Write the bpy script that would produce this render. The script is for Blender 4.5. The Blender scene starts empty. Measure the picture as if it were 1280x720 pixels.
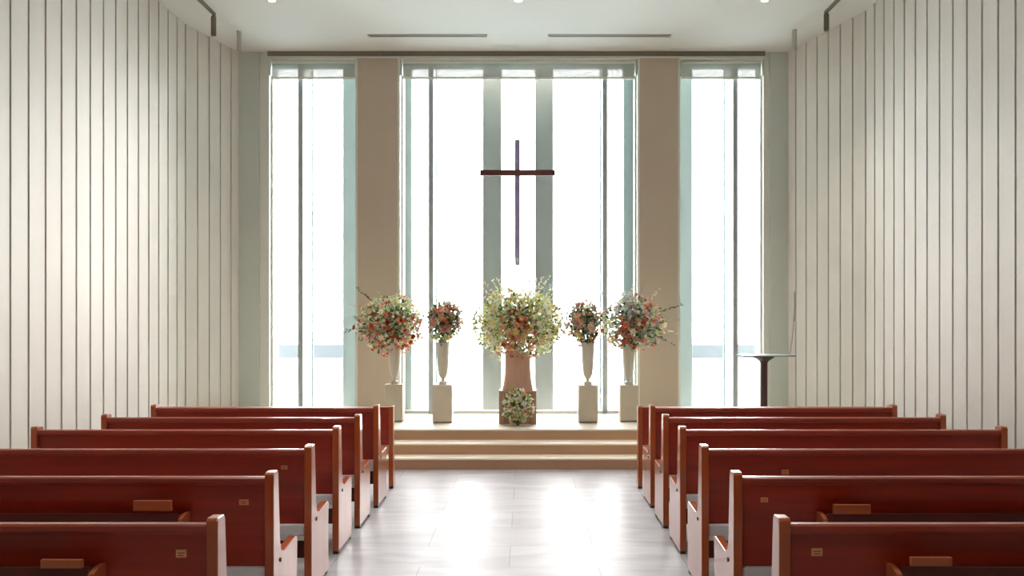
import bpy, bmesh, math, random
from mathutils import Vector, Matrix, noise

R = random.Random(7)
SC = bpy.context.scene
COL = SC.collection
F = 1230.0            # focal length in pixels of the 1280 px wide frame
EYE = 1.70
CX = 0.11             # the camera stands a little off the centre line of the aisle


def wx(px, d):        # room x of something seen in column px at distance d
    return CX + (px - 657.0) * d / F


def wz(py, d):        # height of something seen in row py at distance d
    return EYE - (py - 392.0) * d / F


# ------------------------------------------------------------------ materials
def srgb(r, g, b):
    f = lambda c: (c / 255.0 / 12.92) if c <= 10 else ((c / 255.0 + 0.055) / 1.055) ** 2.4
    return (f(r), f(g), f(b), 1.0)


def mat(name, col, rough=0.6, coat=0.0, metal=0.0, noise=0.0, nscale=(6, 6, 6), spec=0.5, emit=None, estr=0.0,
        trans=0.0, bump=0.0, coat_rough=0.08):
    m = bpy.data.materials.new(name)
    m.use_nodes = True
    nt = m.node_tree
    b = nt.nodes['Principled BSDF']
    b.inputs['Base Color'].default_value = col
    b.inputs['Roughness'].default_value = rough
    b.inputs['Metallic'].default_value = metal
    b.inputs['Coat Weight'].default_value = coat
    b.inputs['Coat Roughness'].default_value = coat_rough
    b.inputs['Specular IOR Level'].default_value = spec
    if emit:
        b.inputs['Emission Color'].default_value = emit
        b.inputs['Emission Strength'].default_value = estr
    if noise > 0 or bump > 0:
        tc = nt.nodes.new('ShaderNodeTexCoord')
        mp = nt.nodes.new('ShaderNodeMapping')
        mp.inputs['Scale'].default_value = nscale
        nz = nt.nodes.new('ShaderNodeTexNoise')
        nz.inputs['Scale'].default_value = 1.0
        nz.inputs['Detail'].default_value = 6.0
        nt.links.new(tc.outputs['Object'], mp.inputs['Vector'])
        nt.links.new(mp.outputs['Vector'], nz.inputs['Vector'])
        if noise > 0:
            rp = nt.nodes.new('ShaderNodeValToRGB')
            rp.color_ramp.elements[0].position = 0.3
            rp.color_ramp.elements[1].position = 0.7
            rp.color_ramp.elements[0].color = tuple(c * (1 - noise) for c in col[:3]) + (1,)
            rp.color_ramp.elements[1].color = tuple(min(1, c * (1 + noise)) for c in col[:3]) + (1,)
            nt.links.new(nz.outputs['Fac'], rp.inputs['Fac'])
            nt.links.new(rp.outputs['Color'], b.inputs['Base Color'])
        if bump > 0:
            bp = nt.nodes.new('ShaderNodeBump')
            bp.inputs['Strength'].default_value = bump
            bp.inputs['Distance'].default_value = 0.01
            nt.links.new(nz.outputs['Fac'], bp.inputs['Height'])
            nt.links.new(bp.outputs['Normal'], b.inputs['Normal'])
    return m


def marble(name):
    m = bpy.data.materials.new(name)
    m.use_nodes = True
    nt = m.node_tree
    b = nt.nodes['Principled BSDF']
    tc = nt.nodes.new('ShaderNodeTexCoord')
    br = nt.nodes.new('ShaderNodeTexBrick')
    br.inputs['Scale'].default_value = 1.0
    br.inputs['Brick Width'].default_value = 1.2
    br.inputs['Row Height'].default_value = 0.6
    br.inputs['Mortar Size'].default_value = 0.004
    br.inputs['Mortar Smooth'].default_value = 0.3
    br.inputs['Color1'].default_value = srgb(*FLOORC[0])
    br.inputs['Color2'].default_value = srgb(*FLOORC[1])
    br.inputs['Mortar'].default_value = srgb(*FLOORC[2])
    nt.links.new(tc.outputs['Object'], br.inputs['Vector'])
    mp = nt.nodes.new('ShaderNodeMapping')
    mp.inputs['Scale'].default_value = (0.5, 1.6, 1)
    mp.inputs['Rotation'].default_value = (0, 0, 0.15)
    nt.links.new(tc.outputs['Object'], mp.inputs['Vector'])
    nz = nt.nodes.new('ShaderNodeTexNoise')
    nz.inputs['Scale'].default_value = 2.2
    nz.inputs['Detail'].default_value = 9
    nz.inputs['Distortion'].default_value = 1.4
    nt.links.new(mp.outputs['Vector'], nz.inputs['Vector'])
    rp = nt.nodes.new('ShaderNodeValToRGB')
    rp.color_ramp.elements[0].position = 0.35
    rp.color_ramp.elements[1].position = 0.62
    rp.color_ramp.elements[0].color = (0.80, 0.77, 0.76, 1)
    rp.color_ramp.elements[1].color = (1, 1, 1, 1)
    nt.links.new(nz.outputs['Fac'], rp.inputs['Fac'])
    mx = nt.nodes.new('ShaderNodeMix')
    mx.data_type = 'RGBA'
    mx.blend_type = 'MULTIPLY'
    mx.inputs[0].default_value = 1.0
    nt.links.new(br.outputs['Color'], mx.inputs[6])
    nt.links.new(rp.outputs['Color'], mx.inputs[7])
    nt.links.new(mx.outputs[2], b.inputs['Base Color'])
    b.inputs['Roughness'].default_value = 0.38
    b.inputs['Specular IOR Level'].default_value = 0.09
    b.inputs['Coat Weight'].default_value = 0.0
    b.inputs['Coat Roughness'].default_value = 0.12
    return m


def glass_mat(name, tint, refl):
    m = bpy.data.materials.new(name)
    m.use_nodes = True
    nt = m.node_tree
    nt.nodes.clear()
    out = nt.nodes.new('ShaderNodeOutputMaterial')
    mix = nt.nodes.new('ShaderNodeMixShader')
    tr = nt.nodes.new('ShaderNodeBsdfTransparent')
    gl = nt.nodes.new('ShaderNodeBsdfGlossy')
    fr = nt.nodes.new('ShaderNodeFresnel')
    fr.inputs['IOR'].default_value = refl
    tr.inputs['Color'].default_value = tint
    gl.inputs['Roughness'].default_value = 0.02
    nt.links.new(fr.outputs['Fac'], mix.inputs['Fac'])
    nt.links.new(tr.outputs['BSDF'], mix.inputs[1])
    nt.links.new(gl.outputs['BSDF'], mix.inputs[2])
    nt.links.new(mix.outputs['Shader'], out.inputs['Surface'])
    return m


def sheer_mat(name, col, open_):
    m = bpy.data.materials.new(name)
    m.use_nodes = True
    nt = m.node_tree
    nt.nodes.clear()
    out = nt.nodes.new('ShaderNodeOutputMaterial')
    mix = nt.nodes.new('ShaderNodeMixShader')
    tr = nt.nodes.new('ShaderNodeBsdfTransparent')
    df = nt.nodes.new('ShaderNodeBsdfDiffuse')
    df.inputs['Color'].default_value = col
    mix.inputs['Fac'].default_value = 1 - open_
    nt.links.new(tr.outputs['BSDF'], mix.inputs[1])
    nt.links.new(df.outputs['BSDF'], mix.inputs[2])
    nt.links.new(mix.outputs['Shader'], out.inputs['Surface'])
    return m


FLOORC = ((184, 183, 189), (176, 174, 180), (148, 146, 149))
M = {}
M['wood_back'] = mat('red_mahogany', srgb(150, 40, 11), 0.38, 0.2, noise=0.22, nscale=(1.2, 14, 22), coat_rough=0.15)
M['wood_rail'] = mat('mahogany_rail', srgb(146, 46, 20), 0.40, 0.3, noise=0.12, nscale=(1.2, 14, 22))
M['wood_end'] = mat('amber_wood', srgb(166, 76, 28), 0.33, 0.6, noise=0.12, nscale=(20, 14, 1.6))
M['wood_block'] = mat('light_cherry', srgb(176, 92, 52), 0.4, 0.3)
M['plate'] = mat('pale_wood_plate', srgb(222, 150, 110), 0.4)
M['plate_ink'] = mat('engraved_brown', srgb(120, 50, 30), 0.6)
M['dark'] = mat('dark_rubber', srgb(40, 34, 32), 0.5)
M['under'] = mat('dark_wood_and_shade', srgb(88, 30, 18), 0.5)
M['cushion'] = mat('pale_grey_cushion', srgb(214, 218, 222), 0.8, noise=0.04, nscale=(60, 60, 60))
M['floor'] = marble('polished_marble')
M['wall'] = mat('off_white_panel', srgb(226, 221, 212), 0.55, noise=0.015, nscale=(3, 3, 0.6))
M['groove'] = mat('panel_backing', srgb(160, 150, 136), 0.8)
M['ceil'] = mat('ceiling_paint', srgb(222, 220, 212), 0.8)
M['stage'] = mat('cream_limestone', srgb(232, 226, 214), 0.35, noise=0.03, nscale=(2, 2, 2))
M['riser'] = mat('tan_riser', srgb(190, 154, 122), 0.55, noise=0.04, nscale=(1, 4, 8))
M['tread'] = mat('cream_tread', srgb(248, 240, 224), 0.35)
M['column'] = mat('beige_plaster', srgb(200, 186, 167), 0.7, noise=0.03, nscale=(2, 2, 0.4))
M['trimw'] = mat('pale_trim', srgb(226, 228, 218), 0.5)
M['greypost'] = mat('grey_green_post', srgb(206, 214, 206), 0.5)
M['extpost'] = mat('grey_concrete', srgb(120, 122, 117), 0.7, noise=0.05, nscale=(2, 2, 1))
M['extpier'] = mat('blue_grey_cladding', srgb(158, 168, 168), 0.5)
M['mull'] = mat('grey_mullion', srgb(170, 178, 180), 0.5)
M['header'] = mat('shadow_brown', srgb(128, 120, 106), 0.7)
M['glass'] = glass_mat('clear_glass', (0.985, 0.995, 0.99, 1), 1.25)
M['fin'] = glass_mat('fin_glass', (0.86, 0.93, 0.93, 1), 1.45)
M['finedge'] = mat('glass_fin_edge', srgb(150, 162, 164), 0.4)
M['sheer'] = sheer_mat('sheer_blind', srgb(190, 198, 190), 0.22)
M['terrace'] = mat('white_terrace', srgb(225, 225, 222), 0.7)
M['parapet'] = mat('white_render', srgb(228, 230, 230), 0.7)
M['coping'] = mat('grey_coping', srgb(60, 68, 72), 0.6)
M['sea'] = mat('pale_sea', srgb(120, 160, 175), 0.3)
M['crossw'] = mat('dark_walnut', srgb(96, 50, 46), 0.5, noise=0.1, nscale=(3, 3, 20))
M['crossm'] = mat('violet_grey_steel', srgb(160, 148, 190), 0.5)
M['crosstip'] = mat('pale_tip', srgb(190, 188, 205), 0.4)
M['wire'] = mat('steel_wire', srgb(170, 170, 170), 0.4, metal=0.8)
M['ped'] = mat('stone_beige', srgb(196, 186, 166), 0.7, noise=0.03, nscale=(8, 8, 8))
M['vase'] = mat('cream_ceramic', srgb(206, 200, 184), 0.4)
M['standw'] = mat('pink_brown_wood', srgb(204, 166, 142), 0.5, noise=0.12, nscale=(14, 14, 2))
M['standd'] = mat('brown_plinth_wood', srgb(172, 134, 108), 0.55, noise=0.12, nscale=(10, 10, 2))
M['lect'] = mat('dark_bronze', srgb(70, 46, 46), 0.5)
M['slot'] = mat('slot_dark', srgb(110, 104, 96), 0.6)
M['track'] = mat('taupe_metal', srgb(120, 108, 96), 0.5)
M['trackpale'] = mat('pale_grey_metal', srgb(186, 182, 172), 0.5)
M['lamp'] = mat('lamp_lens', (1, 1, 1, 1), 0.4, emit=(1, 0.93, 0.82, 1), estr=6.0)
M['ring'] = mat('white_ring', srgb(235, 233, 228), 0.5)


# ------------------------------------------------------------------ mesh helpers
class MB:
    def __init__(s):
        s.v, s.f, s.m = [], [], []

    def add(s, vs, fs, mi=0):
        o = len(s.v)
        s.v += [tuple(p) for p in vs]
        s.f += [tuple(i + o for i in f) for f in fs]
        s.m += [mi] * len(fs)

    def box(s, x0, x1, y0, y1, z0, z1, mi=0):
        x0, x1 = min(x0, x1), max(x0, x1)
        y0, y1 = min(y0, y1), max(y0, y1)
        z0, z1 = min(z0, z1), max(z0, z1)
        s.add([(x0, y0, z0), (x1, y0, z0), (x1, y1, z0), (x0, y1, z0), (x0, y0, z1), (x1, y0, z1), (x1, y1, z1), (x0, y1, z1)],
              [(0, 3, 2, 1), (4, 5, 6, 7), (0, 1, 5, 4), (1, 2, 6, 5), (2, 3, 7, 6), (3, 0, 4, 7)], mi)

    def prism(s, prof, x0, x1, mi=0):     # profile in the y-z plane pushed along x
        n = len(prof)
        s.add([(x0, y, z) for y, z in prof] + [(x1, y, z) for y, z in prof],
              [tuple(range(n))[::-1], tuple(range(n, 2 * n))] + [(i, (i + 1) % n, n + (i + 1) % n, n + i) for i in range(n)], mi)

    def lathe(s, prof, c=(0, 0, 0), n=24, mi=0):
        vs, fs = [], []
        for r, z in prof:
            for k in range(n):
                a = 2 * math.pi * k / n
                vs.append((c[0] + r * math.cos(a), c[1] + r * math.sin(a), c[2] + z))
        for j in range(len(prof) - 1):
            for k in range(n):
                fs.append((j * n + k, j * n + (k + 1) % n, (j + 1) * n + (k + 1) % n, (j + 1) * n + k))
        fs.append(tuple(range(n))[::-1])
        fs.append(tuple((len(prof) - 1) * n + k for k in range(n)))
        s.add(vs, fs, mi)

    def tube(s, pts, r, n=6, mi=0, r1=None):
        pts = [Vector(p) for p in pts]
        r1 = r if r1 is None else r1
        vs, fs = [], []
        for i, p in enumerate(pts):
            t = (pts[min(i + 1, len(pts) - 1)] - pts[max(i - 1, 0)]).normalized()
            u = t.orthogonal().normalized() if i == 0 else (u - t * u.dot(t)).normalized()
            w = t.cross(u)
            rr = r + (r1 - r) * i / max(1, len(pts) - 1)
            for k in range(n):
                a = 2 * math.pi * k / n
                vs.append(p + (u * math.cos(a) + w * math.sin(a)) * rr)
        for i in range(len(pts) - 1):
            for k in range(n):
                fs.append((i * n + k, i * n + (k + 1) % n, (i + 1) * n + (k + 1) % n, (i + 1) * n + k))
        fs.append(tuple(range(n))[::-1])
        fs.append(tuple((len(pts) - 1) * n + k for k in range(n)))
        s.add(vs, fs, mi)

    def build(s, name, mats, parent=None, bevel=0.0, seg=2, smooth=False, origin=None):
        me = bpy.data.meshes.new(name)
        me.from_pydata(s.v, [], s.f)
        if not isinstance(mats, (list, tuple)):
            mats = [mats]
        for m in mats:
            me.materials.append(m)
        me.polygons.foreach_set('material_index', s.m)
        bm = bmesh.new()
        bm.from_mesh(me)
        bmesh.ops.recalc_face_normals(bm, faces=bm.faces)
        if bevel > 0:
            es = [e for e in bm.edges if len(e.link_faces) == 2 and e.calc_face_angle(0) > 0.5]
            bmesh.ops.bevel(bm, geom=es, offset=bevel, segments=seg, profile=0.6, affect='EDGES', clamp_overlap=True)
        if origin is not None:
            bmesh.ops.translate(bm, verts=bm.verts, vec=-Vector(origin))
        bm.to_mesh(me)
        bm.free()
        if smooth:
            me.polygons.foreach_set('use_smooth', [True] * len(me.polygons))
        o = bpy.data.objects.new(name, me)
        COL.objects.link(o)
        if origin is not None:
            o.location = origin
        if parent is not None:
            o.parent = parent
            if origin is None:
                o.matrix_parent_inverse = Matrix.Translation(parent.location).inverted()
        return o


def tag(o, label, cat, group=None):
    o['label'] = label
    o['category'] = cat
    if group:
        o['group'] = group
    return o


def thing(name, label, cat, loc=(0, 0, 0), group=None):
    o = bpy.data.objects.new(name, None)
    o.empty_display_size = 0.1
    COL.objects.link(o)
    o.location = loc
    return tag(o, label, cat, group)


def struct(o):
    o['kind'] = 'structure'
    return o


# ------------------------------------------------------------------ the room
ZC = 5.15            # ceiling
ZP = 0.37            # platform
YW = 13.05           # plane of the window wall
XL, XR = -3.94, 3.98 # side walls near the camera
YB = -4.5

b = MB(); b.box(-4.6, 4.6, YB - .2, 13.7, -.2, 0)
struct(b.build('floor', M['floor']))

b = MB()
b.box(-4.6, 4.6, YB - .2, YW + .05, ZC, ZC + .25)
struct(b.build('ceiling', M['ceil']))

b = MB(); b.box(-4.6, 4.6, YB - .2, YB, 0, ZC)
struct(b.build('wall_back', M['wall']))


def side_wall(sgn, xn, ybend, xe, name):
    """board-clad wall: straight along the pews, then turning in towards the window wall"""
    mb = MB()
    pts = [(xn, YB), (xn, ybend), (xe, YW)]
    pitch = 0.283
    for i in range(2):
        a, c = Vector(pts[i]), Vector(pts[i + 1])
        L = (c - a).length
        t = (c - a) / L
        nrm = Vector((-sgn, 0)) if i == 0 else Vector((-t.y, t.x)) * (1 if sgn > 0 else -1)
        if nrm.x * sgn > 0:
            nrm = -nrm

        def slab(s0, s1, d0, d1, mi):
            q = [a + t * s0 + nrm * d0, a + t * s1 + nrm * d0, a + t * s1 + nrm * d1, a + t * s0 + nrm * d1]
            mb.add([(p.x, p.y, 0) for p in q] + [(p.x, p.y, ZC) for p in q],
                   [(0, 3, 2, 1), (4, 5, 6, 7), (0, 1, 5, 4), (1, 2, 6, 5), (2, 3, 7, 6), (3, 0, 4, 7)], mi)
        slab(0, L, -.25, -.035, 1)
        n = int(round(L / pitch))
        p = L / n
        for k in range(n):
            s = k * p
            slab(s + .014, s + p * .76, -.035, 0, 0)
            slab(s + p * .76, s + p - .004, -.035, -.006, 0)
    return struct(mb.build(name, [M['wall'], M['groove']]))


side_wall(-1, XL, 11.72, -3.66, 'wall_left')
side_wall(1, XR, 11.2, 3.56, 'wall_right')

# platform with two steps below it
Y1, Y2, Y3 = 10.72, 11.01, 11.33
S1, S2 = 0.124, 0.247
T = 0.018
b = MB()
b.box(-3.93, 3.96, Y3 + .012, 13.62, 0, ZP - T, 0)
b.box(-3.93, 3.96, Y3 - .012, 13.62, ZP - T, ZP, 0)
b.box(-3.93, 3.96, Y3, Y3 + .012, S2, ZP - T, 1)
struct(b.build('floor_platform', [M['stage'], M['riser']]))
b = MB()
b.box(-3.93, 3.96, Y1, Y3 + .012, 0, S1 - T, 1)
b.box(-3.93, 3.96, Y1 - .012, Y3 + .012, S1 - T, S1, 0)
b.box(-3.93, 3.96, Y2, Y3 + .012, S1, S2 - T, 1)
b.box(-3.93, 3.96, Y2 - .012, Y3 - .0, S2 - T, S2, 0)
struct(b.build('floor_steps', [M['tread'], M['riser']]))

# window wall: beige columns, corner posts, header
COLS = [(wx(447, 12.95), wx(497, 12.95)), (wx(800, 12.95), wx(847.5, 12.95))]
n_t = 0


def trim(name_mats, *boxes, bevel=0.0):
    global n_t
    n_t += 1
    mb = MB()
    for bx in boxes:
        mb.box(*bx)
    return struct(mb.build('trim_%d' % n_t, name_mats, bevel=bevel))


ZH = 5.06
for (a, c) in COLS:
    trim(M['column'], (a, c, 12.95, 13.55, ZP, ZH))
    trim(M['trimw'], (a - .03, a - .001, 12.955, 13.5, ZP, ZH))
    trim(M['trimw'], (c + .001, c + .03, 12.955, 13.5, ZP, ZH))
# corner posts
LP0, LP1, LP2 = wx(302, 13.0), wx(324.5, 13.0), wx(336, 13.0)
RP0, RP1, RP2 = wx(955, 13.0), wx(962, 13.0), wx(981, 13.0)
trim(M['greypost'], (LP0 - .25, LP1, 12.98, 13.5, ZP, ZC))
trim(M['trimw'], (LP1, LP2, 13.02, 13.5, ZP, ZC))
trim(M['trimw'], (RP0, RP1, 13.02, 13.5, ZP, ZC))
trim(M['greypost'], (RP1, RP2 + .35, 12.98, 13.5, ZP, ZC))
# solid strip with the gap's shadow put into its brown, pale head rail below
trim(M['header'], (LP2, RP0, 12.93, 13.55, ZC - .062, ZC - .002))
trim(M['trimw'], (LP2, RP0, 12.95, 13.55, ZH, ZC - .062))
trim(M['column'], (-4.6, 4.6, 13.06, 13.6, ZC + .0, 5.6))
trim(M['column'], (-4.6, LP0 - .2, 13.06, 13.6, 0, ZC))
trim(M['column'], (RP2 + .3, 4.6, 13.06, 13.6, 0, ZC))

YG = 13.16
bays = [(LP2, COLS[0][0] - .03, [376.5]), (COLS[0][1] + .03, COLS[1][0] - .03, [539, 756]), (COLS[1][1] + .03, RP0, [918.5])]
for i, (a, c, mull) in enumerate(bays):
    w = thing('window_%d' % (i + 1), '', 'window', ((a + c) / 2, YG, ZP))
    del w['label'], w['category']
    struct(w)
    xs = [wx(p, YG) for p in mull]
    fr = MB()
    fr.box(a, c, YG - .03, YG + .03, ZP, ZP + .035)
    fr.box(a, c, YG - .03, YG + .03, ZH - .04, ZH)
    fr.box(a, a + .02, YG - .03, YG + .03, ZP + .035, ZH - .04)
    fr.box(c - .02, c, YG - .03, YG + .03, ZP + .035, ZH - .04)
    fr.build('window_frame', M['trimw'], w)
    edges = [a + .02] + xs + [c - .02]
    for k in range(len(edges) - 1):
        g = MB(); g.box(edges[k] + .002, edges[k + 1] - .002, YG - .004, YG + .004, ZP + .035, ZH - .04)
        g.build('glass_pane', M['glass'], w)
    for x in xs:
        g = MB(); g.box(x - .032, x + .032, YG - .05, YG + .05, ZP + .001, ZH - .04)
        mo = g.build('mullion', M['mull'], w, bevel=.006)
        # glass blade standing out from the mullion, with a pale polished edge
        g = MB(); g.box(x - .008, x + .008, YG + .05, YG + .66, ZP - .08, 5.4)
        fo = g.build('glass_fin', M['fin'], w)
        g = MB(); g.box(x - .018, x + .018, YG + .66, YG + .675, ZP - .08, 5.4)
        g.build('fin_edge', M['finedge'], fo)

# sheer roller blinds drawn up at the top of each bay
BL = [('pale sheer roller blind rolled up high in the narrow window beside the left wall', bays[0]),
      ('widest pale sheer roller blind, above the hanging cross', bays[1]),
      ('pale sheer roller blind rolled up high in the window above the dark lectern', bays[2])]
for lab, (a, c, _) in BL:
    t = thing('roller_blind', lab, 'blind', ((a + c) / 2, 12.99, ZH), 'roller blinds at the window heads')
    g = MB(); g.box(a + .03, c - .03, 13.05, 13.053, wz(97, 13.05), ZH - .03); g.build('blind_fabric', M['sheer'], t)
    g = MB(); g.box(a + .03, c - .03, 13.04, 13.062, wz(99, 13.05), wz(96.5, 13.05)); g.build('bottom_bar', M['trimw'], t)
    g = MB(); g.tube([(a + .03, 13.05, ZH - .025), (c - .03, 13.05, ZH - .025)], .022, 12); g.build('roller_tube', M['trimw'], t)
    for x in (a + .012, c - .012):
        g = MB(); g.box(x - .01, x + .01, 13.0, 13.09, wz(93, 13.0), ZH - .001)
        g.build('bracket', M['greypost'], t, bevel=.003)

# ceiling fittings
for lab, p0, p1 in (('long thin air slot in the ceiling, the one left of the cross', 460, 609),
                    ('long thin air slot in the ceiling, the one right of the cross', 685, 838)):
    d = 12.2
    x0, x1 = wx(p0, d), wx(p1, d)
    t = thing('air_slot', lab, 'vent', ((x0 + x1) / 2, d, ZC), 'linear air slots in the ceiling')
    g = MB()
    g.box(x0, x1, d - .042, d - .026, ZC - .012, ZC + .01); g.box(x0, x1, d + .026, d + .042, ZC - .012, ZC + .01)
    g.box(x0, x0 + .02, d - .042, d + .042, ZC - .012, ZC + .01); g.box(x1 - .02, x1, d - .042, d + .042, ZC - .012, ZC + .01)
    g.build('slot_frame', M['trackpale'], t)
    g = MB(); g.box(x0 + .02, x1 - .02, d - .026, d + .026, ZC - .004, ZC + .004); g.build('slot_grille', M['slot'], t)

DL_W = 125.0


def downlight(x, y, lab):
    t = thing('downlight', lab, 'ceiling light', (x, y, ZC), 'recessed ceiling downlights')
    g = MB(); g.lathe([(.055, -.001), (.055, -.008), (.04, -.012), (.034, -.006), (.034, -.001)], (x, y, ZC), 28)
    g.build('trim_ring', M['ring'], t)
    g = MB(); g.lathe([(.033, -.010), (.033, -.004)], (x, y, ZC), 24); g.build('lens', M['lamp'], t)
    ld = bpy.data.lights.new('downlight_lamp', 'SPOT')
    ld.energy = DL_W; ld.color = (1, .92, .81); ld.spot_size = math.radians(96); ld.spot_blend = .9; ld.shadow_soft_size = .08
    lo = bpy.data.objects.new('downlight_lamp', ld); COL.objects.link(lo); lo.parent = t; lo.location = (0, 0, -.02)


d = 10.83
for px, lab in ((340, 'small glowing downlight at the ceiling over the left pews'),
                (648, 'small glowing downlight in the ceiling straight above the cross'),
                (956, 'small glowing downlight at the ceiling over the right pews')):
    downlight(wx(px, d), d, lab)
for y in (8.2, 5.4, 2.6, 0.0, -2.6):  # unseen lamp rows, added to brighten the pews and walls
    for x, s in ((-2.3, 'left pews'), (0.0, 'aisle'), (2.3, 'right pews')):
        if x and y in (2.6, 0.0, -2.6):
            continue
        downlight(x, y, 'added warm downlight out of view over the %s, %s' % (s, {8.2: 'second row from the windows', 5.4: 'third row from the windows', 2.6: 'fourth row from the windows', 0.0: 'fifth row from the windows', -2.6: 'row nearest the back wall'}[y]))


# pendant spotlights hung from short ceiling tracks beside the side walls
def track_lamp(px, py_top, py_bot, d, m, lab, run, px_off):
    x = wx(px, d)
    t = thing('track_lamp', lab, 'ceiling lamp', (x, d, ZC), 'track lamps beside the walls')
    zt, zb = wz(py_top, d), wz(py_bot, d)
    if run:
        g = MB(); g.box(x - .016, x + .016, d - run, d + .03, ZC - .03, ZC - .001); g.build('track', M[m], t)
    g = MB(); g.tube([(x, d, ZC - .02), (x + px_off, d, zt - .03)], .012, 8); g.build('stem', M[m], t, smooth=True)
    g = MB(); g.lathe([(.024, 0), (.030, .01), (.030, (zt - zb) - .04), (.018, (zt - zb) - .02)], (x + px_off, d, zb), 20)
    g.build('lamp_head', M[m], t)


track_lamp(267, 17, 45, 11.26, 'track', 'dark slim track lamp hanging near the left wall, nearer of two', 1.6, 0)
track_lamp(296, 37, 64, 11.95, 'trackpale', 'pale slim track lamp hanging near the left wall, next to the corner post', 0, .03)
track_lamp(1033, 14, 39, 11.2, 'track', 'dark slim track lamp hanging near the right wall, nearer of two', 1.6, 0)
track_lamp(996, 35, 64, 11.9, 'trackpale', 'pale slim track lamp hanging near the right wall, next to the corner post', 0, -.03)

# ------------------------------------------------------------------ outdoors
b = MB(); b.box(-14, 14, 13.62, 17.6, .0, ZP - .085)
struct(b.build('floor_terrace', M['terrace']))
t = thing('terrace_wall', 'low white terrace wall with grey coping seen through the windows', 'wall', (0, 17.3, .285))
g = MB(); g.box(-13.9, 13.9, 17.15, 17.45, .285, .93); g.build('wall_body', M['parapet'], t)
for x0, x1 in ((-13.9, -2.35), (2.35, 13.9)):
    g = MB(); g.box(x0, x1, 17.08, 17.5, .93, 1.16); g.build('coping', M['coping'], t)
b = MB(); b.box(-90, 90, 19, 300, -6.2, -6)
o = b.build('sea', M['sea']); o['kind'] = 'structure'
for lab, p0, p1 in (('tall square grey post outside the glass, left one behind the cross', 603.5, 626.5),
                    ('tall square grey post outside the glass, right one behind the cross', 669, 691.5)):
    d = 13.95
    x0, x1 = wx(p0, d), wx(p1, d)
    t = thing('terrace_post', lab, 'post', ((x0 + x1) / 2, d + .15, .285), 'posts outside the middle window')
    g = MB(); g.box(x0, x1, d, d + .3, .30, 5.9); g.build('post_shaft', M['extpost'], t, bevel=.006)
    g = MB(); g.box(x0 - .02, x1 + .02, d - .02, d + .32, .285, .315); g.build('base_plate', M['mull'], t)
for lab, p0, p1 in (('broad blue-grey pier outside, behind the beige column beside the leftmost vase', 428.5, 514.5),
                    ('broad blue-grey pier outside, behind the beige column near the dark lectern', 779.5, 865.5)):
    d = 13.64
    x0, x1 = wx(p0, d), wx(p1, d)
    t = thing('terrace_pier', lab, 'pier', ((x0 + x1) / 2, d + .1, .285), 'piers outside behind the columns')
    g = MB(); g.box(x0, x1, d, d + .2, .285, 5.9); g.build('pier_shaft', M['extpier'], t, bevel=.006)

# ------------------------------------------------------------------ cross
yc = 12.7
xc = wx(646.8, yc)
t = thing('cross', 'dark wooden and steel cross hanging before the middle window', 'cross', (xc, yc, wz(332, yc)))
zt, zb, zm = wz(175, yc), wz(322, yc), wz(216.3, yc)
g = MB(); g.box(xc - .034, xc + .034, yc - .03, yc + .03, zb, zt); g.build('upright_bar', M['crossm'], t, bevel=.004)
g = MB(); g.box(wx(600, yc), wx(694, yc), yc - .045, yc + .02, zm - .036, zm + .036); g.build('cross_bar', M['crossw'], t, bevel=.004)
g = MB(); g.box(xc - .032, xc + .032, yc - .028, yc + .028, wz(332, yc), zb); o = g.build('lower_tip', M['crosstip'], t, bevel=.004)
o['label'] = 'pale lower tip of the upright'
g = MB(); g.tube([(xc, yc, zt - .005), (xc, yc, ZC)], .0012, 5); g.build('hanging_wire', M['wire'], t)

# ------------------------------------------------------------------ pews
ROWD = [3.84, 4.95, 5.96, 6.95, 7.78, 8.60]
LIN = [272, 342, 389.5, 423.5, 450, 473]
RIN = [974, 917, 877, 850, 829, 813]
LOUT = [None, None, None, 38, 126, 188]
ROUT = [None, None, None, 1260, 1183, 1122]
HP = 0.90
NTH = {0: 'nearest the camera', 1: 'second from the camera', 2: 'third from the camera', 3: 'third from the steps',
       4: 'second from the steps', 5: 'nearest the steps'}
NTH[3] = 'fourth from the camera'


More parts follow.
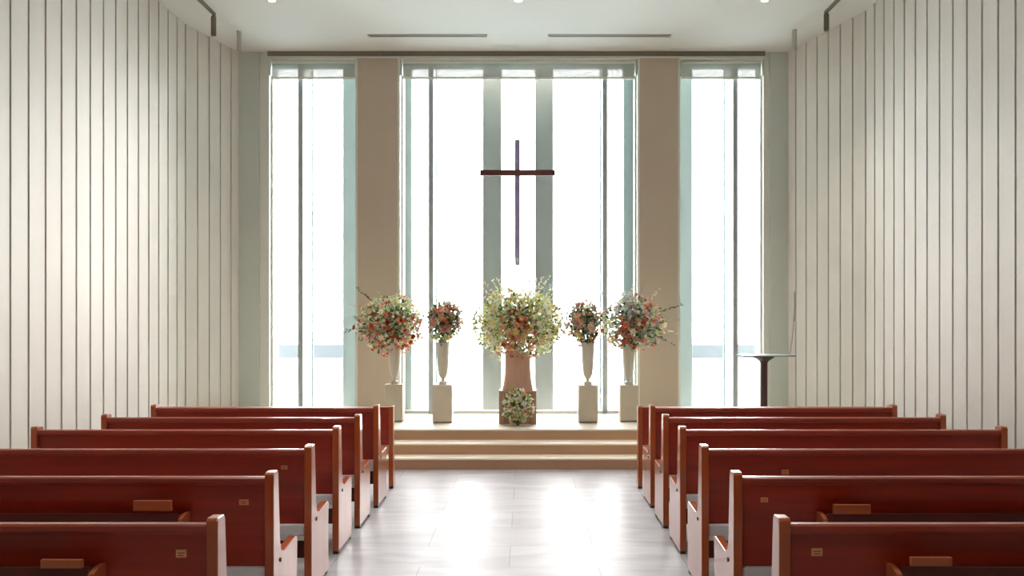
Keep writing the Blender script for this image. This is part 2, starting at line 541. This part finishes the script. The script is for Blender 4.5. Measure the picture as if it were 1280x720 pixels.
def pew(sgn, row):
    d = ROWD[row]
    side = 'left' if sgn < 0 else 'right'
    xi = wx((LIN if sgn < 0 else RIN)[row], d)
    po = (LOUT if sgn < 0 else ROUT)[row]
    xo = wx(po, d) if po else sgn * (3.45)
    t = thing('pew', 'red mahogany pew on the %s of the aisle, %s' % (side, NTH[row]), 'pew', ((xi + xo) / 2, d, 0), 'pews in two banks along the aisle')
    W = .046
    # bench end: tall stile that widens below seat height
    prof = [(0, .02), (0, HP - .012), (.012, HP), (.085, HP), (.10, HP - .015), (.118, .70), (.135, .53), (.16, .475), (.22, .455), (.50, .47),
            (.52, .455), (.52, .44), (.505, .25), (.52, .02)]
    for xa, s in ((xi, sgn), (xo, -sgn)):
        g = MB()
        g.prism([(d + y, z) for y, z in prof], xa, xa + s * W)
        e = g.build('bench_end', M['wood_end'], t, bevel=.005)
        for y0 in (.004, .462):
            g = MB()
            g.box(xa + s * .003, xa + s * (W - .003), d + y0, d + y0 + .048, 0, .02)
            g.build('foot_cap', M['dark'], e)
        g = MB()
        g.tube([(xa - s * .006, d + .13, .43), (xa + s * .002, d + .13, .43)], .011, 12)
        o = g.build('bolt', M['dark'], e)
    a, c = xi + sgn * W, xo - sgn * W
    # backrest: slightly leaning panel
    g = MB()
    g.prism([(d + .022, .858), (d + .052, .416), (d + .078, .416), (d + .046, .858)], a, c)
    g.build('backrest', M['wood_back'], t)
    g = MB()
    g.prism([(d + .006, .838), (d + .002, .850), (d + .004, .868), (d + .014, .876), (d + .050, .876), (d + .060, .866), (d + .060, .842), (d + .05, .834), (d + .016, .834)], a, c)
    g.build('top_rail', M['wood_rail'], t, bevel=.002)
    g = MB()
    g.prism([(d + .035, .345), (d + .035, .412), (d + .06, .418), (d + .44, .438), (d + .478, .43), (d + .488, .40), (d + .485, .345)], a + sgn * .004, c - sgn * .004)
    g.build('seat_cushion', M['cushion'], t, bevel=.01)
    g = MB(); g.box(a, c, d + .03, d + .49, .318, .345); g.build('seat_board', M['cushion'], t)
    g = MB(); g.box(a, c, d + .12, d + .15, .19, .316); g.build('stretcher', M['under'], t)  # its dark brown also stands in for the shade under the seat
    # hymnal rack on the rear of the backrest (the far rows show nothing of it)
    if row <= 1:
        x0 = {(-1, 0): wx(122, d), (-1, 1): wx(230, d), (1, 0): wx(1118, d), (1, 1): wx(1028, d)}[(sgn, row)]
        x1 = xo - sgn * .35
        zs = {0: wz(711, d), 1: wz(645, d)}[row]
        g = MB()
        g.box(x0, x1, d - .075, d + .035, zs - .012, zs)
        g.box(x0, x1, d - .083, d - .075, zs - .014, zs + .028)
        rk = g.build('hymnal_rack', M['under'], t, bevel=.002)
        g = MB()
        g.prism([(d + .03, zs - .05), (d + .03, zs + .018), (d - .03, zs + .018), (d - .088, zs + .002), (d - .088, zs - .014), (d - .03, zs - .02)], x0 - sgn * .022, x0)
        o = g.build('rack_bracket', M['wood_block'], rk, bevel=.003)
        bx = {(-1, 0): (50, 102, 700, 711), (-1, 1): (166, 214, 626, 639), (1, 0): (1139, 1191, 697, 708), (1, 1): (1042, 1089, 631, 643)}[(sgn, row)]
        g = MB()
        dd = d - .10
        g.box(wx(bx[0], dd), wx(bx[1], dd), d - .10, d - .078, wz(bx[3], dd), wz(bx[2], dd))
        o = g.build('card_box', M['wood_block'], t, bevel=.004); o['label'] = 'lighter cherry wood block'
    # small number plate
    if row <= 2:
        px, py, w, h = {(-1, 0): (223.5, 694, 13, 10), (-1, 1): (303, 629, 12, 7), (-1, 2): (354, 585, 8, 5),
                        (1, 0): (1023.5, 692, 14, 10), (1, 1): (957, 626, 9, 6), (1, 2): (983, 591, 9, 6)}[(sgn, row)]
        z = wz(py, d)
        yy = d + .022 + (.858 - z) * .068
        x = wx(px, d); hw = w / 2 * d / F; hh = h / 2 * d / F
        g = MB()
        g.box(x - hw, x + hw, yy - .006, yy + .004, z - hh, z + hh)
        pl = g.build('number_plate', M['plate'], t, bevel=.0015); pl['label'] = 'small pale plate'
        g = MB()
        g.box(x - hw * .7, x + hw * .7, yy - .0072, yy - .0055, z + hh * .12, z + hh * .30)
        g.box(x - hw * .6, x + hw * .5, yy - .0072, yy - .0055, z - hh * .5, z - hh * .32)
        o = g.build('plate_engraving', M['plate_ink'], pl)
    return t


for r in range(6):
    pew(-1, r)
    pew(1, r)


def modesty(sgn, px, xout):
    d = 9.55
    xi = wx(px, d)
    side = 'left' if sgn < 0 else 'right'
    t = thing('modesty_screen', 'low red wood front screen before the %s bank of pews, by the steps' % side, 'screen', ((xi + xout) / 2, d, 0), 'front screens before the pews')
    H = wz(508, d)
    prof = [(0, .02), (0, H - .01), (.01, H), (.075, H), (.085, H - .01), (.07, .40), (.16, .06), (.16, .02)]
    for xa, s in ((xi, sgn), (xout, -sgn)):
        g = MB(); g.prism([(d + y, z) for y, z in prof], xa, xa + s * .045)
        e = g.build('screen_end', M['wood_end'], t, bevel=.004)
        g = MB(); g.box(xa + s * .003, xa + s * .042, d + .004, d + .05, 0, .02)
        g.build('foot_cap', M['dark'], e)
    g = MB(); g.box(xi + sgn * .045, xout - sgn * .045, d + .025, d + .045, .42, H - .03); g.build('screen_panel', M['wood_back'], t)
    g = MB(); g.box(xi + sgn * .045, xout - sgn * .045, d + .008, d + .07, H - .045, H - .008); g.build('top_rail', M['wood_rail'], t, bevel=.006)


modesty(-1, 491.5, -3.49)
modesty(1, 797.5, 3.66)

# ------------------------------------------------------------------ flowers
def fmat(key, rgb):
    m = mat('petal_' + key, srgb(*rgb), 0.6, noise=0.12, nscale=(30, 30, 30))
    b_ = m.node_tree.nodes['Principled BSDF']
    b_.inputs['Subsurface Weight'].default_value = 0.0
    return m


PET = {'red': (186, 62, 52), 'coral': (232, 130, 104), 'peach': (246, 190, 156), 'pink': (236, 178, 172), 'cream': (250, 242, 214),
       'white': (246, 246, 240), 'yellow': (236, 214, 136), 'lime': (216, 226, 164), 'rust': (190, 104, 66), 'mauve': (196, 180, 196)}
PM = {k: fmat(k, v) for k, v in PET.items()}
GM = [mat('leaf_dark', srgb(70, 98, 60), 0.5), mat('leaf_sage', srgb(160, 180, 150), 0.6), mat('leaf_olive', srgb(158, 168, 96), 0.55),
      mat('leaf_blue', srgb(150, 170, 172), 0.6), mat('leaf_pale', srgb(220, 228, 194), 0.6)]
M['centre'] = mat('flower_centre', srgb(190, 150, 50), 0.7)


def veil(m, share):
    '''let light through a thin petal or leaf'''
    nt = m.node_tree
    b_ = nt.nodes['Principled BSDF']
    out = nt.nodes['Material Output']
    tl = nt.nodes.new('ShaderNodeBsdfTranslucent')
    mx = nt.nodes.new('ShaderNodeMixShader')
    mx.inputs['Fac'].default_value = share
    src = b_.inputs['Base Color'].links
    if src:
        nt.links.new(src[0].from_socket, tl.inputs['Color'])
    else:
        tl.inputs['Color'].default_value = b_.inputs['Base Color'].default_value
    nt.links.new(b_.outputs[0], mx.inputs[1])
    nt.links.new(tl.outputs[0], mx.inputs[2])
    nt.links.new(mx.outputs[0], out.inputs['Surface'])


for m_ in PM.values():
    veil(m_, .35)
for m_ in GM:
    veil(m_, .3)


def petal(mb, ang, r0, L, w, lift, curl, point, mi=0):
    ca, sa = math.cos(ang), math.sin(ang)
    rows = 4
    vs = []
    for i in range(rows):
        u = i / (rows - 1)
        ww = w * (math.sin(math.pi * (0.18 + 0.72 * u)) if not point else math.sin(math.pi * (0.15 + 0.83 * u)))
        rad = r0 + L * u * math.cos(lift + curl * u)
        z = L * u * math.sin(lift + curl * u)
        for s in (-1, 0, 1):
            zz = z + (0.14 * w if s else 0)
            x, y = rad, s * ww / 2
            vs.append((x * ca - y * sa, x * sa + y * ca, zz))
    fs = []
    for i in range(rows - 1):
        for s in range(2):
            q = i * 3 + s
            fs.append((q, q + 3, q + 4, q + 1))
    mb.add(vs, fs, mi)


def blossom_mesh(kind, key):
    mb = MB()
    if kind == 'rose':
        for ring, (n, L, w, lift, curl) in enumerate([(6, .034, .034, .25, .2), (5, .029, .030, .75, .3), (4, .022, .024, 1.15, .3), (3, .015, .018, 1.4, .3)]):
            for k in range(n):
                petal(mb, 2 * math.pi * (k + .5 * (ring % 2)) / n + ring, .003, L, w, lift, curl, False)
    elif kind == 'lily':
        for k in range(6):
            petal(mb, math.pi * k / 3, .003, .052 if k % 2 else .046, .024, .95, -.9, True)
        for k in range(5):
            a = 2 * math.pi * k / 5
            mb.tube([(0, 0, 0), (.008 * math.cos(a), .008 * math.sin(a), .035)], .0012, 4, 1)
    else:
        for k in range(5):
            petal(mb, 2 * math.pi * k / 5, .002, .020, .020, .35, -.3, False)
        mb.lathe([(.004, 0), (.006, .003), (.003, .007)], (0, 0, 0), 8, 1)
    me = bpy.data.meshes.new(kind + '_blossom')
    me.from_pydata(mb.v, [], mb.f)
    me.materials.append(PM[key]); me.materials.append(M['centre'])
    me.polygons.foreach_set('material_index', mb.m)
    me.polygons.foreach_set('use_smooth', [True] * len(me.polygons))
    return me


BM = {}


def get_blossom(kind, key):
    if (kind, key) not in BM:
        BM[(kind, key)] = blossom_mesh(kind, key)
    return BM[(kind, key)]


def leaf(mb, p, dirv, L, w, mi, rng):
    dirv = dirv.normalized()
    side = dirv.cross(Vector((rng.uniform(-1, 1), rng.uniform(-1, 1), rng.uniform(.2, 1)))).normalized()
    up = side.cross(dirv)
    a = p
    m1 = p + dirv * L * .35 + up * L * .08
    m2 = p + dirv * L * .72 + up * L * .06
    e = p + dirv * L - up * L * .10
    vs = [a, m1 + side * w * .5 + up * w * .12, m1, m1 - side * w * .5 + up * w * .12, m2 + side * w * .38 + up * w * .1, m2, m2 - side * w * .38 + up * w * .1, e]
    mb.add(vs, [(0, 2, 1), (0, 3, 2), (1, 2, 5, 4), (2, 3, 6, 5), (4, 5, 7), (5, 6, 7)], mi)


def bouquet(label, c, neck, rx, ry, zu, zd, pal, n_blossom, n_leaf, greens, sprigs, seed, scale=1.0, extra=420, lump=.2, group='flower arrangements'):
    """c: heart of the crown, neck: the point where the stems meet, pal(u, v, rng) -> (kind, colour)"""
    rng = random.Random(seed)
    t = thing('bouquet', label, 'flowers', neck, group)
    c = Vector(c); neck_v = Vector(neck)
    fol = MB()

    def pt(rmin, rmax, front=None):
        while True:
            v = Vector((rng.gauss(0, 1), rng.gauss(0, 1), rng.gauss(0, 1))).normalized()
            if front is not None and v.y > front:
                continue
            r = rng.uniform(rmin, rmax) * (1 + lump * noise.noise(v * 2.6 + Vector((seed * 3.1, 0, 0))) + .14 * noise.noise(v * 6 + Vector((0, seed * 1.7, 0))))
            q = Vector((v.x * rx * r, v.y * ry * r, v.z * (zu if v.z > 0 else zd) * r))
            return v, q

    for i in range(n_leaf):
        v, q = pt(.15, .97)
        p = c + q
        dv = (v + Vector((rng.uniform(-.8, .8), rng.uniform(-.8, .8), rng.uniform(-.6, .8))))
        leaf(fol, p, dv, rng.uniform(.035, .075) * scale, rng.uniform(.018, .034) * scale, rng.choice(greens), rng)
    for i in range(60):
        v, q = pt(.7, .98)
        p = c + q
        mid = neck_v.lerp(p, .5) + Vector((q.x * .1, q.y * .1, .02))
        fol.tube([neck_v + Vector((rng.uniform(-.012, .012), rng.uniform(-.012, .012), -.05)), mid, p], .0022, 4, 0, .0012)
    fo = fol.build('foliage', GM, t)
    fo['kind'] = 'stuff'
    for k in range(n_blossom):
        v, q = pt(.80, 1.03, .35)
        u_, w_ = q.x / rx, (q.z / (zu if q.z > 0 else zd))
        kind, key = pal(u_, w_, rng)
        o = bpy.data.objects.new(kind + '_blossom', get_blossom(kind, key))
        COL.objects.link(o)
        o.parent = t
        o.location = c + q - neck_v
        nrm = (v * 1.0 + Vector((rng.uniform(-.3, .3), -.55, rng.uniform(-.1, .4)))).normalized()
        rot = nrm.to_track_quat('Z', 'Y').to_matrix().to_4x4() @ Matrix.Rotation(rng.uniform(0, 6.28), 4, 'Z')
        o.rotation_euler = rot.to_euler()
        s = rng.uniform(.65, 1.1) * scale
        o.scale = (s, s, s)
    if extra:
        fill = {}
        for k in range(extra):
            v, q = pt(.72, 1.03)
            kind, key = pal(q.x / rx, q.z / (zu if q.z > 0 else zd), rng)
            me = get_blossom(kind, key)
            nrm = (v + Vector((rng.uniform(-.4, .4), -.4, rng.uniform(-.2, .4)))).normalized()
            mtx = nrm.to_track_quat('Z', 'Y').to_matrix() @ Matrix.Rotation(rng.uniform(0, 6.28), 3, 'Z')
            s = rng.uniform(.5, .9) * scale
            fb = fill.setdefault('all', MB())
            ki = list(PM).index(key)
            fb.add([c + q + (mtx @ (vv.co * s)) for vv in me.vertices], [tuple(pp.vertices) for pp in me.polygons], ki)
        fo2 = fill['all'].build('small_blossoms', list(PM.values()), t)
        fo2['kind'] = 'stuff'
    # long sprigs reaching out of the crown
    for (du, dw, ln, kind, key) in sprigs:
        mb = MB()
        base = c + Vector((du * rx * .5, rng.uniform(-.3, .1) * ry, dw * zu * .4))
        dirv = Vector((du * .9, rng.uniform(-.25, .15), dw)).normalized()
        bend = Vector((du, 0, -.15)) * .10
        pts = [base + dirv * ln * s + bend * (s * s) for s in (0, .25, .5, .75, 1)]
        mb.tube(pts, .003, 5, 0, .001)
        for j in range(int(16 * ln / .3)):
            s = rng.uniform(.4, 1)
            p = base + dirv * ln * s + bend * (s * s)
            dv = dirv * .6 + Vector((rng.uniform(-1, 1), rng.uniform(-1, 1), rng.uniform(-.6, .6))) * .8
            if kind == 'leaf':
                leaf(mb, p, dv, rng.uniform(.03, .05), .016, 0, rng)
            else:
                dv.normalize()
                q = p + dv * rng.uniform(.01, .025)
                mb.tube([p, q], .001, 4, 0)
                mb.lathe([(.002, -.006), (.007, 0), (.006, .006), (.002, .010)], q, 6, 1)
        gm = GM[key] if kind == 'leaf' else GM[1]
        mb.build('leafy_sprig' if kind == 'leaf' else 'bud_sprig', [gm, PM[key] if kind != 'leaf' else gm], t)
    return t


def weighted(rng, *ch):
    s = sum(w for _, w in ch)
    r = rng.uniform(0, s)
    for k, w in ch:
        r -= w
        if r <= 0:
            return k
    return ch[-1][0]


def kind_for(rng, key):
    if key in ('cream', 'white', 'lime', 'mauve', 'yellow'):
        return weighted(rng, ('small', 5), ('lily', 2), ('rose', 1))
    return weighted(rng, ('rose', 5), ('lily', 3), ('small', 2))


def pal_left(u, v, rng):
    if v > .35:
        key = weighted(rng, ('cream', 5), ('lime', 4), ('pink', 1), ('peach', 1), ('red', 1 if u < 0 else 0))
    elif abs(u) < .55 and v > -.25:
        key = weighted(rng, ('red', 3), ('coral', 3), ('peach', 3), ('cream', 3), ('rust', 2), ('lime', 1))
    elif v < -.25 and abs(u) < .5:
        key = weighted(rng, ('coral', 5), ('peach', 4), ('rust', 2), ('cream', 2))
    else:
        key = weighted(rng, ('pink', 3), ('coral', 1), ('cream', 5), ('rust', 2), ('peach', 2), ('lime', 2))
    return kind_for(rng, key), key


def pal_small(u, v, rng):
    if abs(u) < .5 and v > -.4:
        key = weighted(rng, ('red', 1), ('coral', 2), ('peach', 4), ('pink', 3), ('cream', 3))
    elif v < -.5:
        key = weighted(rng, ('lime', 4), ('yellow', 3), ('rust', 1))
    else:
        key = weighted(rng, ('pink', 3), ('cream', 4), ('white', 2), ('mauve', 2), ('peach', 2))
    return kind_for(rng, key), key


def pal_centre(u, v, rng):
    if abs(u) < .20 and v > -.05 and v < .45:
        key = weighted(rng, ('rust', 6), ('red', 3), ('peach', 2), ('yellow', 2))
    elif abs(u) < .36 and v < .3:
        key = weighted(rng, ('peach', 6), ('rust', 2), ('coral', 2), ('yellow', 5), ('cream', 3), ('lime', 2))
    elif v > .4:
        key = weighted(rng, ('cream', 5), ('yellow', 6), ('white', 2), ('lime', 2))
    else:
        key = weighted(rng, ('cream', 6), ('lime', 5), ('yellow', 4), ('white', 3), ('peach', 1))
    return kind_for(rng, key), key


def pal_right(u, v, rng):
    if v < .1 and abs(u + .1) < .5:
        key = weighted(rng, ('coral', 4), ('peach', 4), ('red', .5), ('cream', 2), ('lime', 1))
    elif v > .3 and u < .2:
        key = weighted(rng, ('white', 4), ('mauve', 4), ('pink', 2), ('cream', 3))
    elif v > 0 and u > 0:
        key = weighted(rng, ('pink', 3), ('coral', 1.5), ('cream', 4), ('lime', 2), ('white', 2))
    else:
        key = weighted(rng, ('cream', 3), ('white', 3), ('lime', 2), ('peach', 2), ('mauve', 2))
    return kind_for(rng, key), key


def pal_little(u, v, rng):
    key = weighted(rng, ('cream', 8), ('white', 5), ('lime', 2), ('peach', 1))
    return weighted(rng, ('small', 3), ('rose', 4)), key


# pedestals and vases
def pedestal(px, d, py_top, w, lab, vlab, rim):
    x = wx(px, d)
    zt = wz(py_top, d)
    t = thing('pedestal', lab, 'pedestal', (x, d, ZP), 'stone pedestals under the vases')
    g = MB(); g.box(x - w / 2, x + w / 2, d - w / 2, d + w / 2, ZP + .02, zt); g.build('pedestal_block', M['ped'], t, bevel=.005)
    g = MB(); g.box(x - w / 2 + .006, x + w / 2 - .006, d - w / 2 + .006, d + w / 2 - .006, ZP, ZP + .02); g.build('plinth_foot', M['header'], t)
    v = thing('vase', vlab, 'vase', (x, d, zt), 'tall cream urn vases on the pedestals')
    H = wz(428, d) - zt
    g = MB()
    g.lathe([(.046, 0), (.050, .006), (.050, .030), (.044, .040), (.030, .045)], (x, d, zt), 32)
    g.build('vase_foot', M['vase'], v, smooth=False)
    g = MB()
    g.lathe([(.022, .045), (.018, .058), (.022, .070), (.040, .095), (.055, .13), (.064, .19), (.071, .28), (.076, .38), (.079, H - .02), (.084, H),
             (.078, H), (.072, H - .02), (.070, .38), (.05, .2)], (x, d, zt), 32)
    g.build('vase_body', M['vase'], v, smooth=True)
    return x, zt + H


def blabel(s):
    return s


data = [
    (493.3, 12.15, 480, 'stone pedestal nearest the left column, half behind the front screen', 'cream urn vase on the pedestal before the left beige column'),
    (553.8, 12.05, 480.5, 'square stone pedestal between the outer left one and the wooden stand', 'cream urn vase under the small bouquet left of the wooden stand'),
    (734.7, 12.05, 481, 'square stone pedestal standing just right of the wooden stand', 'cream urn vase under the small bouquet right of the wooden stand'),
    (785.5, 12.15, 481, 'stone pedestal before the right beige column, farthest right', 'cream urn vase on the pedestal next to the right beige column'),
]
necks = []
for px, d, pt_, l1, l2 in data:
    necks.append(pedestal(px, d, pt_, .235 if d < 12.1 else .222, l1, l2, 0) + (d,))

px2 = 12.1 / F
(nx, nz, nd) = necks[0]
bouquet('wide coral and red bouquet with a tall green sprig, farthest left', (wx(490, nd), nd, wz(404, nd)), (nx, nd, nz), .40, .30, .33, .36,
        pal_left, 99, 2000, [0, 0, 1, 1, 2, 4, 4], [(-.75, 1.0, .38, 'leaf', 0), (.2, 1, .30, 'leaf', 4), (.5, .9, .28, 'bud', 'cream'), (-1.2, -.25, .26, 'leaf', 0), (-1.2, .2, .25, 'leaf', 1), (.8, .8, .3, 'bud', 'white'), (-.3, 1, .3, 'bud', 'lime'), (-1.1, .75, .26, 'bud', 'coral'), (1, .1, .3, 'leaf', 3), (1, -.4, .3, 'leaf', 3)], 11)
(nx, nz, nd) = necks[1]
bouquet('small round pink and coral bouquet between the farthest left bouquet and the large one', (wx(556, nd), nd, wz(401, nd)), (nx, nd, nz), .205, .20, .24, .28,
        pal_small, 80, 1250, [0, 0, 1, 2, 3], [(-.3, 1, .22, 'bud', 'mauve'), (.3, 1, .22, 'bud', 'pink'), (.8, .5, .24, 'bud', 'white'), (.9, .1, .22, 'leaf', 0), (-.9, .3, .2, 'leaf', 3)], 12, extra=130)
(nx, nz, nd) = necks[2]
bouquet('small round pink and coral bouquet between the large centre one and the farthest right', (wx(730, nd), nd, wz(403, nd)), (nx, nd, nz), .20, .20, .24, .27,
        pal_small, 80, 1250, [0, 0, 1, 2, 3], [(-.4, 1, .22, 'bud', 'mauve'), (.3, 1, .26, 'leaf', 3), (.5, .9, .22, 'bud', 'mauve'), (-.9, .2, .2, 'leaf', 1), (-.9, -.3, .2, 'leaf', 0)], 13, extra=130)
(nx, nz, nd) = necks[3]
bouquet('wide bouquet of mauve, white and coral with leafy right side, farthest right', (wx(790, nd), nd, wz(403, nd)), (nx, nd, nz), .39, .30, .35, .35,
        pal_right, 99, 2000, [0, 0, 1, 1, 3, 4], [(-.3, 1, .34, 'leaf', 3), (.25, 1, .40, 'bud', 'mauve'), (0, 1, .34, 'bud', 'white'), (.6, .9, .36, 'bud', 'cream'), (1.15, .55, .32, 'leaf', 0), (1.1, .15, .25, 'leaf', 1), (1.1, -.3, .27, 'leaf', 4), (-.7, .9, .3, 'bud', 'mauve'), (.9, -.6, .3, 'leaf', 0)], 14)

# centre stand of pink-brown wood
sd = 12.0
sx = wx(647.2, sd)
t = thing('wooden_stand', 'pinkish brown wooden stand carrying the large centre bouquet', 'stand', (sx, sd, ZP))
zt = wz(440, sd)
zp = wz(487, sd)
g = MB()
hw = .225
g.box(sx - hw, sx - .16, sd - .19, sd + .19, ZP, zp); g.box(sx + .16, sx + hw, sd - .19, sd + .19, ZP, zp)
g.box(sx - .16, sx + .16, sd - .15, sd + .19, ZP, zp - .02)
g.build('plinth', M['standd'], t, bevel=.006)
vs, fs = [], []
NL = 12
for j in range(NL + 1):
    u = j / NL
    z = zp - .06 + (zt - zp + .06) * u
    h = .152 + .055 * (1 - u) ** 3
    hy = .11 + .05 * (1 - u) ** 3
    n = 24
    for k in range(n):
        a = 2 * math.pi * k / n
        ca, sa = math.cos(a), math.sin(a)
        e = .45
        vs.append((sx + h * math.copysign(abs(ca) ** e, ca), sd + hy * math.copysign(abs(sa) ** e, sa), z))
for j in range(NL):
    for k in range(n):
        fs.append((j * n + k, j * n + (k + 1) % n, (j + 1) * n + (k + 1) % n, (j + 1) * n + k))
fs.append(tuple(range(n))[::-1]); fs.append(tuple(NL * n + k for k in range(n)))
g = MB(); g.add(vs, fs); g.build('flared_body', M['standw'], t, smooth=False)

bouquet('large centre bouquet of cream and yellow around rust red blooms, over the stand', (wx(648, sd), sd, wz(403, sd)), (sx, sd, zt), .575, .36, .40, .44,
        pal_centre, 99, 3600, [0, 1, 2, 4, 4], [(s, 1, ln, k, c_) for s, ln, k, c_ in
        [(-.9, .34, 'bud', 'white'), (-.6, .38, 'bud', 'yellow'), (-.35, .42, 'bud', 'cream'), (-.15, .40, 'leaf', 1), (.05, .42, 'bud', 'white'),
         (.2, .40, 'leaf', 4), (.4, .44, 'bud', 'white'), (.6, .38, 'leaf', 3), (.85, .36, 'bud', 'cream'), (-1.3, .3, 'leaf', 3), (1.3, .3, 'leaf', 1),
         (-.75, .44, 'bud', 'cream'), (-.45, .40, 'leaf', 4), (-.22, .46, 'bud', 'white'), (.1, .46, 'leaf', 4), (.3, .42, 'bud', 'cream'), (.5, .45, 'bud', 'cream'), (.72, .42, 'leaf', 4), (1.0, .4, 'bud', 'white'), (-1.05, .38, 'bud', 'cream')]] +
        [(1.3, .35, .44, 'leaf', 1), (1.3, -.1, .36, 'leaf', 4), (-1.3, -.1, .36, 'leaf', 4), (-1.2, .3, .4, 'bud', 'white')], 15, 1.0, 1300, .10)
ld_ = 11.62
bouquet('small cream bouquet set on the platform against the wooden stand', (wx(647.5, ld_), ld_, wz(508.5, ld_)), (wx(647.5, ld_), ld_, ZP + .06), .175, .12, .215, .185,
        pal_little, 90, 900, [0, 2, 2, 4], [(0, 1, .12, 'bud', 'cream')], 16, .8, 140)

# ------------------------------------------------------------------ lectern
d = 11.8
x = wx(955, d)
t = thing('lectern', 'dark slender lectern with a thin clear top near the right wall', 'lectern', (x, d, ZP))
ztop = wz(443.5, d)
g = MB(); g.lathe([(.17, 0), (.17, .012), (.05, .022)], (x, d, ZP), 36); g.build('base_plate', M['lect'], t)
g = MB(); g.lathe([(.040, .02), (.040, ztop - ZP - .10)], (x, d, ZP), 24); g.build('pole', M['lect'], t, smooth=False)
g = MB(); g.lathe([(.040, -.10), (.055, -.075), (.10, -.045), (.125, -.028), (.125, -.014)], (x, d, ztop), 28); g.build('flared_head', M['lect'], t)
g = MB(); g.box(wx(925, d), wx(989, d), d - .2, d + .2, ztop - .014, ztop + .002); g.build('glass_top', M['finedge'], t, bevel=.003)
xm = wx(988, d)
mic = [(xm - .02, d, ztop), (xm, d, ztop + .03), (xm + .02, d, ztop + .18), (xm + .04, d, ztop + .40), (xm + .05, d, ztop + .60), (xm + .045, d, ztop + .75)]
g = MB(); g.tube(mic, .006, 8); mo = g.build('microphone', M['trackpale'], t, smooth=True)
g = MB(); g.tube([(xm + .042, d, ztop + .40), (xm + .052, d, ztop + .60), (xm + .047, d, ztop + .76)], .011, 10)
g.build('microphone_head', M['mull'], mo, smooth=True)

# ------------------------------------------------------------------ world, camera, view
w = bpy.data.worlds.new('overcast')
SC.world = w
w.use_nodes = True
bg = w.node_tree.nodes['Background']
bg.inputs['Color'].default_value = (0.98, 0.985, 1.0, 1)
bg.inputs['Strength'].default_value = 12.5

sl = bpy.data.lights.new('hazy_sun', 'SUN')
sl.energy = 7.5
sl.angle = math.radians(45)
sl.color = (1, .97, .92)
so = bpy.data.objects.new('hazy_sun', sl)
COL.objects.link(so)
so.rotation_euler = Vector((-.44, -.86, -.15)).to_track_quat('-Z', 'Y').to_euler()
so.location = (20, 30, 20)

cam = bpy.data.cameras.new('camera')
cam.sensor_width = 36
cam.lens = F / 1280 * 36
cam.shift_x = -17 / 1280
cam.shift_y = 32 / 1280
cam.clip_start = .05
cam.clip_end = 500
co = bpy.data.objects.new('camera', cam)
COL.objects.link(co)
co.location = (CX, 0, EYE)
co.rotation_euler = (math.pi / 2, 0, 0)
SC.camera = co
vs_ = SC.view_settings
vs_.view_transform = 'Standard'
vs_.look = 'None'
vs_.gamma = 1
vs_.exposure = 0.36
vs_.use_curve_mapping = False
SC.cycles.max_bounces = 10
SC.cycles.transparent_max_bounces = 16
